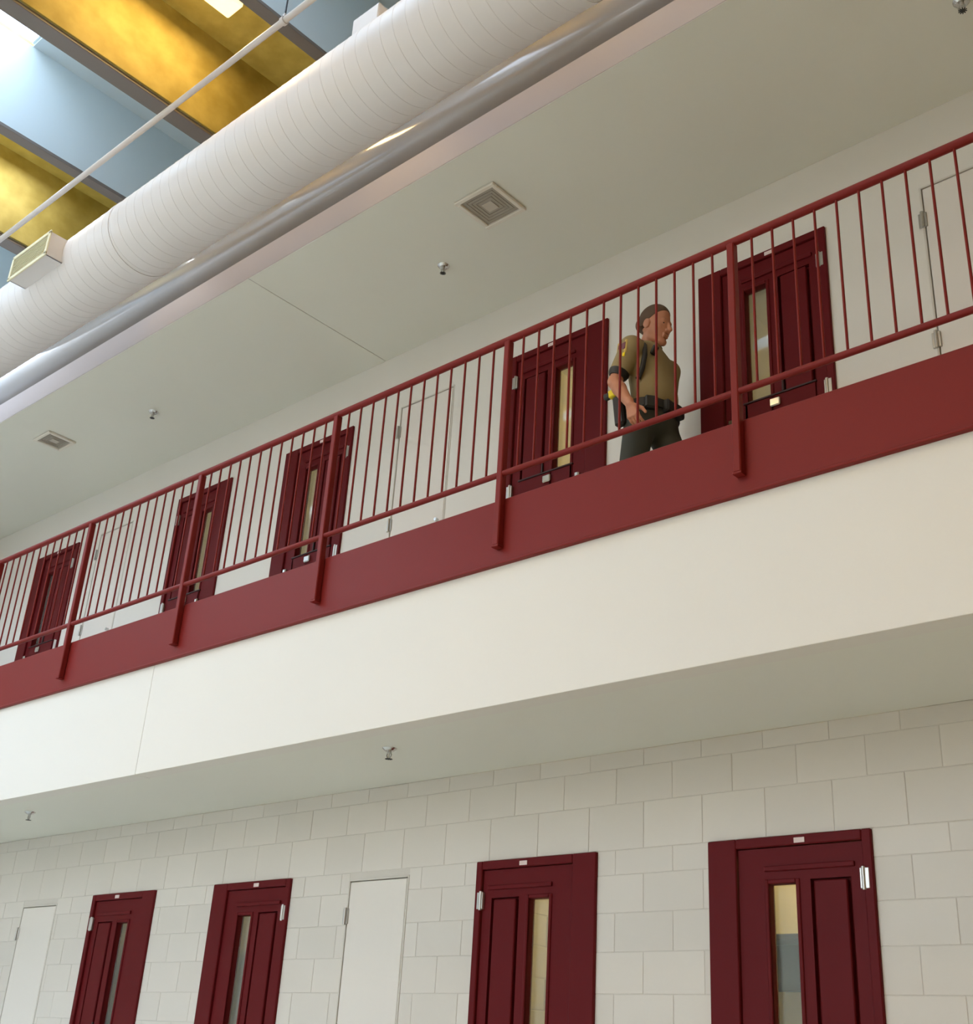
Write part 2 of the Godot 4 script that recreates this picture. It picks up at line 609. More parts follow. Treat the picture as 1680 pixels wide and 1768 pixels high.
# ---------------------------------------------------------------- doors
func cell_door(idx: int, x0: float, x1: float, ytop: float, yfloor: float, hinge_right: bool, label: String) -> void:
	var t := Node3D.new()
	t.name = numbered("door_%d" % idx)
	add_child(t)
	tag(t, label, "door", "", "structure")
	t.position = Vector3(x1 if hinge_right else x0, yfloor, WALL)
	var w := x1 - x0
	var h := ytop - yfloor
	var s := -1.0 if hinge_right else 1.0   # local x runs away from the hinge edge
	var bx := func(st: SurfaceTool, u0: float, u1: float, y0: float, y1: float, zb: float, zf: float, bev: float) -> void:
		box(st, Vector3(minf(s * u0, s * u1), y0, zb), Vector3(maxf(s * u0, s * u1), y1, zf), bev)
	var jh := 0.05
	var jl := w - 0.172
	var st := begin()
	bx.call(st, 0.0, jh, 0.0, h, -0.16, 0.02, 0.005)
	bx.call(st, jl, w, 0.0, h, -0.16, 0.02, 0.005)
	bx.call(st, jh, jl, h - 0.05, h, -0.16, 0.02, 0.005)
	bx.call(st, jh, jl, 0.0, 0.015, -0.16, 0.0, 0.003)
	obj("frame", st, M.door_red, t)
	# the leaf: stiles and rails round a narrow window, with two deep grooves beside a raised panel
	var l0 := jh + 0.004
	var l1 := jl - 0.004
	var lt := h - 0.055
	var w0 := 0.425
	var w1 := 0.58
	var wt := h - 0.235
	var wb := h - 1.24
	var g0 := 0.125
	var g1 := 0.345
	var gb := 0.22
	st = begin()
	bx.call(st, l0, g0, 0.02, lt, -0.055, 0.0, 0.0)
	bx.call(st, g0, g1, lt - 0.165, lt, -0.055, 0.0, 0.0)
	bx.call(st, g0, g1, 0.02, gb, -0.055, 0.0, 0.0)
	bx.call(st, g1, w0, 0.02, lt, -0.055, 0.0, 0.0)
	bx.call(st, w0, w1, wt, lt, -0.055, 0.0, 0.0)
	bx.call(st, w0, w1, 0.02, wb, -0.055, 0.0, 0.0)
	bx.call(st, w1, l1, 0.02, lt, -0.055, 0.0, 0.0)
	bx.call(st, g0 - 0.01, g1 + 0.01, gb - 0.01, lt - 0.15, -0.055, -0.03, 0.0)
	var leaf := obj("leaf", st, M.door_red, t)
	st = begin()
	bx.call(st, g0 + 0.022, g1 - 0.022, gb + 0.02, lt - 0.175, -0.03, 0.006, 0.005)
	obj("raised_panel", st, M.door_red, leaf)
	st = begin()
	bx.call(st, 0.10, 0.60, lt - 0.118, lt - 0.092, -0.002, 0.014, 0.004)
	obj("drip_bar", st, M.door_red, leaf)
	# window moulding and glass
	st = begin()
	bx.call(st, w0 - 0.022, w0, wb - 0.022, wt + 0.022, -0.01, 0.008, 0.004)
	bx.call(st, w1, w1 + 0.022, wb - 0.022, wt + 0.022, -0.01, 0.008, 0.004)
	bx.call(st, w0, w1, wt, wt + 0.022, -0.01, 0.008, 0.004)
	bx.call(st, w0, w1, wb - 0.022, wb, -0.01, 0.008, 0.004)
	obj("window_moulding", st, M.door_red, leaf)
	st = begin()
	bx.call(st, w0 + 0.001, w1 - 0.001, wb, wt, -0.05, -0.043, 0.0)
	obj("window_pane", st, M.glass, leaf)
	# food slot flap with its lock, pull handle
	st = begin()
	bx.call(st, 0.13, 0.60, 0.98, 1.115, -0.002, 0.008, 0.004)
	obj("food_slot_flap", st, M.door_red, leaf)
	st = begin()
	bx.call(st, 0.12, 0.61, 1.115, 1.127, -0.002, 0.016, 0.003)
	bx.call(st, 0.33, 0.345, 1.127, 1.2, -0.002, 0.016, 0.003)
	obj("slot_hinge", st, M.slot, leaf)
	st = begin()
	bx.call(st, 0.355, 0.425, 1.035, 1.09, 0.0, 0.03, 0.01)
	obj("slot_lock", st, M.chrome, leaf)
	st = begin()
	bx.call(st, l1 - 0.07, l1 - 0.03, 0.98, 1.03, 0.0, 0.04, 0.012)
	obj("lock_cylinder", st, M.chrome, leaf)
	for hy in [h - 0.235, 1.05, 0.3]:
		st = begin()
		tube(st, [Vector3(s * jh, hy - 0.055, 0.018), Vector3(s * jh, hy + 0.055, 0.018)], 0.011, 10)
		bx.call(st, jh - 0.03, jh + 0.02, hy - 0.05, hy + 0.05, 0.0, 0.022, 0.003)
		obj("hinge", st, M.steel, t).set_meta("label", "bright steel hinge")
	st = begin()
	var tm := 0.385
	bx.call(st, tm - 0.03, tm + 0.03, h - 0.042, h - 0.016, 0.02, 0.024, 0.001)
	obj("number_plate", st, M.tagw, t).set_meta("label", "small white plate")

func closet_door(idx: int, x0: float, x1: float, ytop: float, yfloor: float, label: String) -> void:
	var t := Node3D.new()
	t.name = numbered("door_%d" % idx)
	add_child(t)
	tag(t, label, "door", "", "structure")
	t.position = Vector3(x0, yfloor, WALL)
	var w := x1 - x0
	var h := ytop - yfloor
	var st := begin()
	box(st, Vector3(0, 0, -0.16), Vector3(0.012, h, 0.004), 0.002)
	box(st, Vector3(w - 0.012, 0, -0.16), Vector3(w, h, 0.004), 0.002)
	box(st, Vector3(0.012, h - 0.012, -0.16), Vector3(w - 0.012, h, 0.004), 0.002)
	obj("frame", st, M.mortar, t)
	st = begin()
	box(st, Vector3(0.018, 0.01, -0.05), Vector3(w - 0.018, h - 0.018, 0.002), 0.004)
	obj("leaf", st, M.white_door, t)
	for hy in [h - 0.24, 1.12, 0.3]:
		st = begin()
		tube(st, [Vector3(0.006, hy - 0.055, 0.016), Vector3(0.006, hy + 0.055, 0.016)], 0.01, 10)
		box(st, Vector3(-0.02, hy - 0.05, 0.0), Vector3(0.03, hy + 0.05, 0.012), 0.003)
		obj("hinge", st, M.steel, t).set_meta("label", "small steel hinge")
	st = begin()
	tube(st, [Vector3(w - 0.07, 1.03, 0.0), Vector3(w - 0.07, 1.03, 0.03)], 0.014, 12)
	obj("lock_cylinder", st, M.chrome, t)

func build_doors() -> void:
	var n := 1
	var low := ["rightmost lower dark red cell door, hinged on its right", "lower dark red cell door right of the wide white closet door, hinged left", "lower dark red cell door just left of the wide white closet door", "leftmost lower dark red cell door, beside the dim closet door"]
	for i in 4:
		cell_door(n, DOORS_LOW[i][0], DOORS_LOW[i][1], LOW_TOP, GROUND, i % 2 == 0, low[i])
		n += 1
	var up := ["rightmost upper dark red cell door behind the railing, right of the officer", "upper dark red cell door just left of the officer", "third upper dark red cell door from the right, behind a railing post", "fourth upper dark red cell door from the right behind the railing", "leftmost upper dark red cell door behind the railing"]
	for i in 5:
		cell_door(n, DOORS_UP[i][0], DOORS_UP[i][1], UP_TOP, GALLERY, i % 2 == 0, up[i])
		n += 1
	var cl := ["lower flush white closet door between the red doors", "dim lower flush white closet door at the far left", "lower flush white closet door beyond the right edge"]
	for i in 3:
		closet_door(n, CLOSETS_LOW[i][0], CLOSETS_LOW[i][1], 1.188, GROUND, cl[i])
		n += 1
	var cu := ["upper flush white closet door behind the railing left of the officer", "upper flush white closet door at the far left of the gallery", "upper flush white closet door at the right edge of the gallery"]
	for i in 3:
		closet_door(n, CLOSETS_UP[i][0], CLOSETS_UP[i][1], 4.90, GALLERY, cu[i])
		n += 1

# ---------------------------------------------------------------- the railing
func build_railing() -> void:
	var x0 := -2.515
	var S := 1.4517
	var z := -4.30
	var top := 3.812
	var bot := 2.957
	var t := thing("railing", "long dark red steel railing with thin balusters along the gallery edge", "railing", Vector3(x0, GALLERY, z))
	var o := Vector3(x0, GALLERY, z)
	var post := begin()
	box(post, Vector3(-0.02, 2.535 - GALLERY, -0.024), Vector3(0.02, top - 0.012 - GALLERY, 0.02), 0.005)
	var pm := post.commit()
	var foot := begin()
	box(foot, Vector3(-0.024, 2.525 - GALLERY, -0.024), Vector3(0.024, 2.537 - GALLERY, 0.022), 0.003)
	var fm := foot.commit()
	var bal := begin()
	tube(bal, [Vector3(0, bot - GALLERY, 0), Vector3(0, top - GALLERY, 0)], 0.0068, 8, false)
	var bm := bal.commit()
	var st := begin()
	tube(st, [Vector3(XL + 0.3, top, z) - o, Vector3(XR - 0.5, top, z) - o], 0.0215, 16)
	obj("top_rail", st, M.red, t)
	st = begin()
	tube(st, [Vector3(XL + 0.3, bot, z) - o, Vector3(XR - 0.5, bot, z) - o], 0.0165, 14)
	obj("bottom_rail", st, M.red, t)
	for i in range(-4, 9):
		var p := obj("post", pm, M.red, t)
		p.position.x = -S * i
		var f := obj("foot_cap", fm, M.red, p)
		f.position.x = 0
		if i < 8:
			for k in range(1, 13):
				var b := obj("baluster", bm, M.red, t)
				b.position.x = -S * i - S * k / 13.0

# ---------------------------------------------------------------- duct and pipes
func build_overhead() -> void:
	var dc := Vector3(0, 5.51, -3.55)
	var R := 0.298
	var t := thing("air_duct", "big pale grey spiral air duct hung under the roof girders", "duct", dc)
	var st := begin()
	tube(st, [Vector3(XL, 0, 0), Vector3(XR, 0, 0)], R, 64)
	obj("shell", st, M.duct, t)
	st = begin()
	var pitch := 0.105
	var x := -10.5
	var seg := 64
	var prev: Array = []
	var nsteps := int(9.5 / pitch) * seg
	for i in nsteps + 1:
		var a := TAU * i / seg
		var cx := x + pitch * i / seg
		var n := Vector3(0, cos(a), sin(a))
		var row := [Vector3(cx - 0.006, 0, 0) + n * (R - 0.002), Vector3(cx - 0.003, 0, 0) + n * (R + 0.0013), Vector3(cx + 0.003, 0, 0) + n * (R + 0.0013), Vector3(cx + 0.006, 0, 0) + n * (R - 0.002), n]
		if prev.size() > 0:
			for j in 3:
				var off: Vector3 = [Vector3(-0.8, 0, 0), Vector3.ZERO, Vector3(0.8, 0, 0)][j]
				var n0: Vector3 = (prev[4] + off).normalized()
				var n1: Vector3 = (n + off).normalized()
				smooth_quad(st, [prev[j], prev[j + 1], row[j + 1], row[j]], [n0, n0, n1, n1])
		prev = row
	obj("spiral_seam", st, M.duct, t)
	# couplings
	for cx in [-7.05, -3.0, -11.2]:
		st = begin()
		tube(st, [Vector3(cx - 0.03, 0, 0), Vector3(cx + 0.03, 0, 0)], R + 0.004, 64)
		obj("coupling_band", st, M.duct, t)
	# register box on the side of the duct
	var rb := begin()
	var bx0 := -8.21
	var bx1 := -7.655
	var zf := -3.13 - dc.z
	var by0 := 5.405 - dc.y
	var by1 := 5.615 - dc.y
	box(rb, Vector3(bx0, by0, 0.16), Vector3(bx1, by0 + 0.012, zf), 0.002)
	box(rb, Vector3(bx0, by1 - 0.012, 0.16), Vector3(bx1, by1, zf), 0.002)
	box(rb, Vector3(bx0, by0, 0.16), Vector3(bx0 + 0.012, by1, zf), 0.002)
	box(rb, Vector3(bx1 - 0.012, by0, 0.16), Vector3(bx1, by1, zf), 0.002)
	var reg := obj("register_box", rb, M.duct, t)
	st = begin()
	for e in [[bx0 - 0.01, bx1 + 0.01, by0 - 0.01, by0 + 0.02], [bx0 - 0.01, bx1 + 0.01, by1 - 0.02, by1 + 0.01], [bx0 - 0.01, bx0 + 0.02, by0, by1], [bx1 - 0.02, bx1 + 0.01, by0, by1]]:
		box(st, Vector3(e[0], e[2], zf - 0.004), Vector3(e[1], e[3], zf + 0.008), 0.003)
	for i in 9:
		var yy := by0 + 0.03 + (by1 - by0 - 0.06) * i / 8.0
		cbox(st, Transform3D(Basis(Vector3.RIGHT, 0.6), Vector3((bx0 + bx1) * 0.5, yy, zf - 0.008)), Vector3((bx1 - bx0) * 0.5 - 0.02, 0.002, 0.01), 0.0)
	obj("grille", st, M.grille, reg)
	# small saddle box on top of the duct further right
	st = begin()
	box(st, Vector3(-4.494, 0.08, -0.05), Vector3(-4.262, 0.29, 0.25), 0.006)
	var sb := obj("saddle_box", st, M.duct, t)
	st = begin()
	box(st, Vector3(-4.262, 0.10, -0.10), Vector3(-4.10, 0.27, 0.17), 0.006)
	obj("damper_motor", st, M.pipe, sb)
	# hanger rods and straps
	for hx in [-12.0, -10.2, -2.2, 1.0]:
		st = begin()
		tube(st, [Vector3(hx - 0.02, 0, 0), Vector3(hx + 0.02, 0, 0)], R + 0.003, 48)
		tube(st, [Vector3(hx, R, 0), Vector3(hx, GIRD - dc.y + 0.5, 0)], 0.006, 8)
		obj("hanger_strap", st, M.duct, t)

	# second, glossy pipe behind the soffit edge
	var p2 := thing("large_pipe", "glossy grey pipe lying behind the white soffit edge, under the duct", "pipe", Vector3(0, 6.085, -4.65))
	st = begin()
	tube(st, [Vector3(XL, 0, 0), Vector3(XR, 0, 0)], 0.285, 64)
	obj("shell", st, M.gloss, p2)
	for cx in [-12.5, 0.5]:
		st = begin()
		tube(st, [Vector3(cx - 0.05, 0, 0), Vector3(cx + 0.05, 0, 0)], 0.29, 48)
		tube(st, [Vector3(cx, 0.28, 0), Vector3(cx, DECK - 6.085, 0)], 0.008, 8)
		obj("hanger", st, M.gloss, p2)

	# sprinkler supply pipe
	var sp := thing("sprinkler_pipe", "thin pale sprinkler supply pipe running above the big duct", "pipe", Vector3(0, 6.31, -3.30))
	st = begin()
	tube(st, [Vector3(XL, 0, 0), Vector3(XR, 0, 0)], 0.022, 16)
	obj("pipe", st, M.pipe, sp)
	for hx in [-5.255, -10.7, -2.0]:
		st = begin()
		tube(st, [Vector3(hx, 0.03, 0), Vector3(hx, GIRD - 6.31 + 0.3, 0)], 0.006, 8)
		obj("hanger_rod", st, M.dark, sp)
		st = begin()
		tube(st, [Vector3(hx - 0.015, 0, 0), Vector3(hx + 0.015, 0, 0)], 0.03, 16)
		box(st, Vector3(hx - 0.012, 0.02, -0.012), Vector3(hx + 0.012, 0.06, 0.012), 0.003)
		obj("pipe_clamp", st, M.pipe, sp)

# ---------------------------------------------------------------- vents and sprinkler heads
func vent(x: float, z: float, half: float, label: String) -> void:
	var t := thing("ceiling_vent", label, "ceiling vent", Vector3(x, TOPCEIL, z))
	var st := begin()
	var f := 0.034
	for e in [[-half, half, -half, -half + f], [-half, half, half - f, half], [-half, -half + f, -half + f, half - f], [half - f, half, -half + f, half - f]]:
		box(st, Vector3(e[0], -0.022, e[2]), Vector3(e[1], 0.0, e[3]), 0.008)
	obj("frame", st, M.vent, t)
	st = begin()
	box(st, Vector3(-half + f, -0.006, -half + f), Vector3(half - f, 0.0, half - f), 0.0)
	var pl := obj("plate", st, M.vent_dark, t)
	st = begin()
	var n := 4
	for i in range(1, n):
		var a := (half - f) * (0.32 + 0.66 * i / n)
		for e in [[-a, a, -a, -a + 0.004], [-a, a, a - 0.004, a], [-a, -a + 0.004, -a, a], [a - 0.004, a, -a, a]]:
			box(st, Vector3(e[0], -0.010, e[2]), Vector3(e[1], -0.005, e[3]), 0.0)
	obj("vane", st, M.vent_dark, pl)
	st = begin()
	var c := (half - f) * 0.3
	box(st, Vector3(-c, -0.014, -c), Vector3(c, -0.006, c), 0.004)
	obj("centre_plate", st, M.vent_mid, t)

var head0: Node3D = null
func sprinkler(x: float, y: float, z: float, label: String) -> void:
	if head0 != null:
		var r: Node3D = head0.duplicate()
		r.name = numbered("fire_sprinkler")
		add_child(r)
		r.position = Vector3(x, y, z)
		tag(r, label)
		return
	var t := thing("fire_sprinkler", label, "sprinkler", Vector3(x, y, z), "chrome sprinkler heads in the soffits")
	head0 = t
	var st := begin()
	lathe(st, [Vector2(0.002, -0.014), Vector2(0.022, -0.014), Vector2(0.030, -0.016), Vector2(0.042, -0.006), Vector2(0.046, -0.001), Vector2(0.046, 0.0)], Vector3.ZERO, 24)
	obj("escutcheon", st, M.chrome, t)
	st = begin()
	lathe(st, [Vector2(0.0, -0.034), Vector2(0.010, -0.034), Vector2(0.013, -0.028), Vector2(0.013, -0.012)], Vector3.ZERO, 16)
	tube(st, [Vector3(0.012, -0.026, 0), Vector3(0.02, -0.042, 0), Vector3(0.012, -0.058, 0), Vector3(0.0, -0.064, 0)], 0.004, 8)
	tube(st, [Vector3(-0.012, -0.026, 0), Vector3(-0.02, -0.042, 0), Vector3(-0.012, -0.058, 0), Vector3(0.0, -0.064, 0)], 0.004, 8)
	tube(st, [Vector3(0, -0.034, 0), Vector3(0, -0.060, 0)], 0.003, 8)
	obj("frame_arms", st, M.steel, t)
	st = begin()
	lathe(st, [Vector2(0.0, -0.068), Vector2(0.014, -0.068), Vector2(0.014, -0.065), Vector2(0.0, -0.065)], Vector3.ZERO, 16)
	for k in 10:
		var a := TAU * k / 10.0
		cbox(st, Transform3D(Basis(Vector3.UP, -a), Vector3(cos(a) * 0.018, -0.0665, sin(a) * 0.018)), Vector3(0.005, 0.001, 0.003), 0.0)
	obj("deflector", st, M.dark, t)

func build_ceiling_fittings() -> void:
	vent(-4.66, -4.78, 0.178, "square white ceiling vent in the soffit above the right of the gallery")
	vent(-10.40, -4.80, 0.15, "far square ceiling vent in the soffit at the far left")
	sprinkler(-5.393, TOPCEIL, -5.083, "chrome sprinkler head near the large square vent in the upper soffit")
	sprinkler(-9.097, TOPCEIL, -5.059, "small chrome sprinkler head near the far left vent in the upper soffit")
	sprinkler(-1.513, TOPCEIL, -5.084, "chrome sprinkler head cut by the top right corner of the photo")
	sprinkler(-5.411, LOWCEIL, -5.009, "chrome sprinkler head under the gallery, right one of two")
	sprinkler(-9.731, LOWCEIL, -5.022, "chrome sprinkler head under the gallery at the far left")

# ---------------------------------------------------------------- the officer on the gallery
# a field made of capsules and ellipsoids, joined smoothly and meshed as surface nets
class Field:
	var prims: Array = []
	var clips: Array = []
	func cap(a: Vector3, b: Vector3, ra: float, rb: float, k := 0.02) -> void:
		prims.append([0, a, b, ra, rb, k])
	func ell(c: Vector3, r: Vector3, k := 0.02) -> void:
		prims.append([1, c, r, 0.0, 0.0, k])
	func tilt(pivot: Vector3, angle: float) -> void:
		var t := Transform3D(Basis(Vector3.BACK, angle), Vector3.ZERO)
		for p in prims:
			p[1] = t * (p[1] - pivot) + pivot
			if p[0] == 0: p[2] = t * (p[2] - pivot) + pivot
		for c in clips:
			var q: Vector3 = t * (c[0] * c[1] - pivot) + pivot
			c[0] = t * c[0]
			c[1] = c[0].dot(q)
	func keep(point: Vector3, outward: Vector3) -> void:
		clips.append([outward.normalized(), outward.normalized().dot(point)])

func mesh_field(st: SurfaceTool, f: Field, cell: float) -> void:
	var lo := Vector3.ONE * 1e9
	var hi := -lo
	for p in f.prims:
		var m: float = maxf(p[3], p[4]) if p[0] == 0 else 0.0
		var e: Vector3 = Vector3.ONE * m if p[0] == 0 else p[2]
		var a: Vector3 = p[1]
		var b: Vector3 = p[2] if p[0] == 0 else p[1]
		lo = lo.min(a.min(b) - e)
		hi = hi.max(a.max(b) + e)
	lo -= Vector3.ONE * cell * 3.0
	hi += Vector3.ONE * cell * 3.0
	var n := Vector3i(((hi - lo) / cell).ceil()) + Vector3i.ONE
	var g := PackedFloat32Array()
	g.resize(n.x * n.y * n.z)
	g.fill(1.0)
	var sx := n.y * n.z
	for p in f.prims:
		var k: float = p[5]
		var pad: float = k + cell * 3.0
		var e: Vector3 = Vector3.ONE * maxf(p[3], p[4]) if p[0] == 0 else p[2]
		var a: Vector3 = p[1]
		var b: Vector3 = p[2] if p[0] == 0 else p[1]
		var i0 := Vector3i(((a.min(b) - e - Vector3.ONE * pad - lo) / cell).floor()).clamp(Vector3i.ZERO, n - Vector3i.ONE)
		var i1 := Vector3i(((a.max(b) + e + Vector3.ONE * pad - lo) / cell).ceil()).clamp(Vector3i.ZERO, n - Vector3i.ONE)
		var ab := b - a
		var l2 := maxf(ab.length_squared(), 1e-9)
		var ra: float = p[3]
		var rb: float = p[4]
		var inv := Vector3.ZERO
		if p[0] == 1: inv = Vector3(1.0 / p[2].x, 1.0 / p[2].y, 1.0 / p[2].z)
		for x in range(i0.x, i1.x + 1):
			for y in range(i0.y, i1.y + 1):
				for z in range(i0.z, i1.z + 1):
					var q := lo + Vector3(x, y, z) * cell
					var d: float
					if p[0] == 0:
						var t := clampf((q - a).dot(ab) / l2, 0.0, 1.0)
						d = (q - a - ab * t).length() - lerpf(ra, rb, t)
					else:
						var u := (q - a) * inv
						var k0 := u.length()
						d = k0 * (k0 - 1.0) / maxf((u * inv).length(), 1e-6)
					var at := x * sx + y * n.z + z
					var o := g[at]
					var h := clampf(0.5 + 0.5 * (o - d) / k, 0.0, 1.0)
					g[at] = lerpf(o, d, h) - k * h * (1.0 - h)
	if f.clips.size() > 0:
		for x in n.x:
			for y in n.y:
				for z in n.z:
					var at := x * sx + y * n.z + z
					var q := lo + Vector3(x, y, z) * cell
					for c in f.clips:
						g[at] = maxf(g[at], c[0].dot(q) - c[1])
	var idx := PackedInt32Array()
	idx.resize(g.size())
	idx.fill(-1)
	var vs := PackedVector3Array()
	var ns := PackedVector3Array()
	var edges := [[0, 1], [0, 2], [0, 4], [1, 3], [1, 5], [2, 3], [2, 6], [3, 7], [4, 5], [4, 6], [5, 7], [6, 7]]
	for x in n.x - 1:
		for y in n.y - 1:
			for z in n.z - 1:
				var at := x * sx + y * n.z + z
				var v := [g[at], g[at + sx], g[at + n.z], g[at + sx + n.z], g[at + 1], g[at + sx + 1], g[at + n.z + 1], g[at + sx + n.z + 1]]
				var inside := 0
				for q in v:
					if q < 0.0: inside += 1
				if inside == 0 or inside == 8: continue
				var sum := Vector3.ZERO
				var c := 0
				for e in edges:
					var fa: float = v[e[0]]
					var fb: float = v[e[1]]
					if (fa < 0.0) == (fb < 0.0): continue
					var t := fa / (fa - fb)
					var pa := Vector3(e[0] & 1, (e[0] >> 1) & 1, (e[0] >> 2) & 1)
					var pb := Vector3(e[1] & 1, (e[1] >> 1) & 1, (e[1] >> 2) & 1)
					sum += pa.lerp(pb, t)
					c += 1
				idx[at] = vs.size()
				vs.append(lo + (Vector3(x, y, z) + sum / c) * cell)
				ns.append(Vector3(v[1] + v[3] + v[5] + v[7] - v[0] - v[2] - v[4] - v[6], v[2] + v[3] + v[6] + v[7] - v[0] - v[1] - v[4] - v[5], v[4] + v[5] + v[6] + v[7] - v[0] - v[1] - v[2] - v[3]).normalized())
	for x in range(1, n.x - 1):
		for y in range(1, n.y - 1):
			for z in range(1, n.z - 1):
				var at := x * sx + y * n.z + z
				var s0 := g[at] < 0.0
				for ax in 3:
					var step: int = [sx, n.z, 1][ax]
					if s0 == (g[at + step] < 0.0): continue
					var u: int = [n.z, 1, sx][ax]
					var w: int = [1, sx, n.z][ax]
					var q := [idx[at], idx[at - u], idx[at - u - w], idx[at - w]]
					if q[0] < 0 or q[1] < 0 or q[2] < 0 or q[3] < 0: continue
					smooth_quad(st, [vs[q[0]], vs[q[1]], vs[q[2]], vs[q[3]]], [ns[q[0]], ns[q[1]], ns[q[2]], ns[q[3]]])

func hand(st: SurfaceTool, wrist: Vector3, down: Vector3, across: Vector3, inward: Vector3, curl: float) -> void:
	var f := Field.new()
	var lens := [0.074, 0.082, 0.077, 0.060]
	f.cap(wrist - down * 0.03, wrist, 0.027, 0.025, 0.015)
	for i in 4:
		var off := across * (0.031 - 0.0205 * i)
		var kn := wrist + down * (0.088 - 0.005 * absf(i - 1.0)) + off
		f.cap(wrist + down * 0.012 + off * 0.55, kn, 0.0145, 0.0125, 0.012)
		var d1 := (down * cos(curl * 0.6) + inward * sin(curl * 0.6)).normalized()
		var d2 := (down * cos(curl * 1.3) + inward * sin(curl * 1.3)).normalized()
		var d3 := (down * cos(curl * 1.9) + inward * sin(curl * 1.9)).normalized()
		var p1: Vector3 = kn + d1 * lens[i] * 0.45
		var p2: Vector3 = p1 + d2 * lens[i] * 0.32
		f.cap(kn, p1, 0.0098, 0.0090, 0.004)
		f.cap(p1, p2, 0.0090, 0.0084, 0.004)
		f.cap(p2, p2 + d3 * lens[i] * 0.23, 0.0084, 0.0076, 0.004)
	var tb := wrist + down * 0.022 + across * 0.026 + inward * 0.008
	var t1 := tb + (down * 0.6 + across * 0.62 + inward * 0.3).normalized() * 0.045
	var t2 := t1 + (down * 0.9 + across * 0.25 + inward * 0.3).normalized() * 0.032
	f.cap(tb, t1, 0.0150, 0.0115, 0.010)
	f.cap(t1, t2, 0.0108, 0.0092, 0.004)
	mesh_field(st, f, 0.0036)

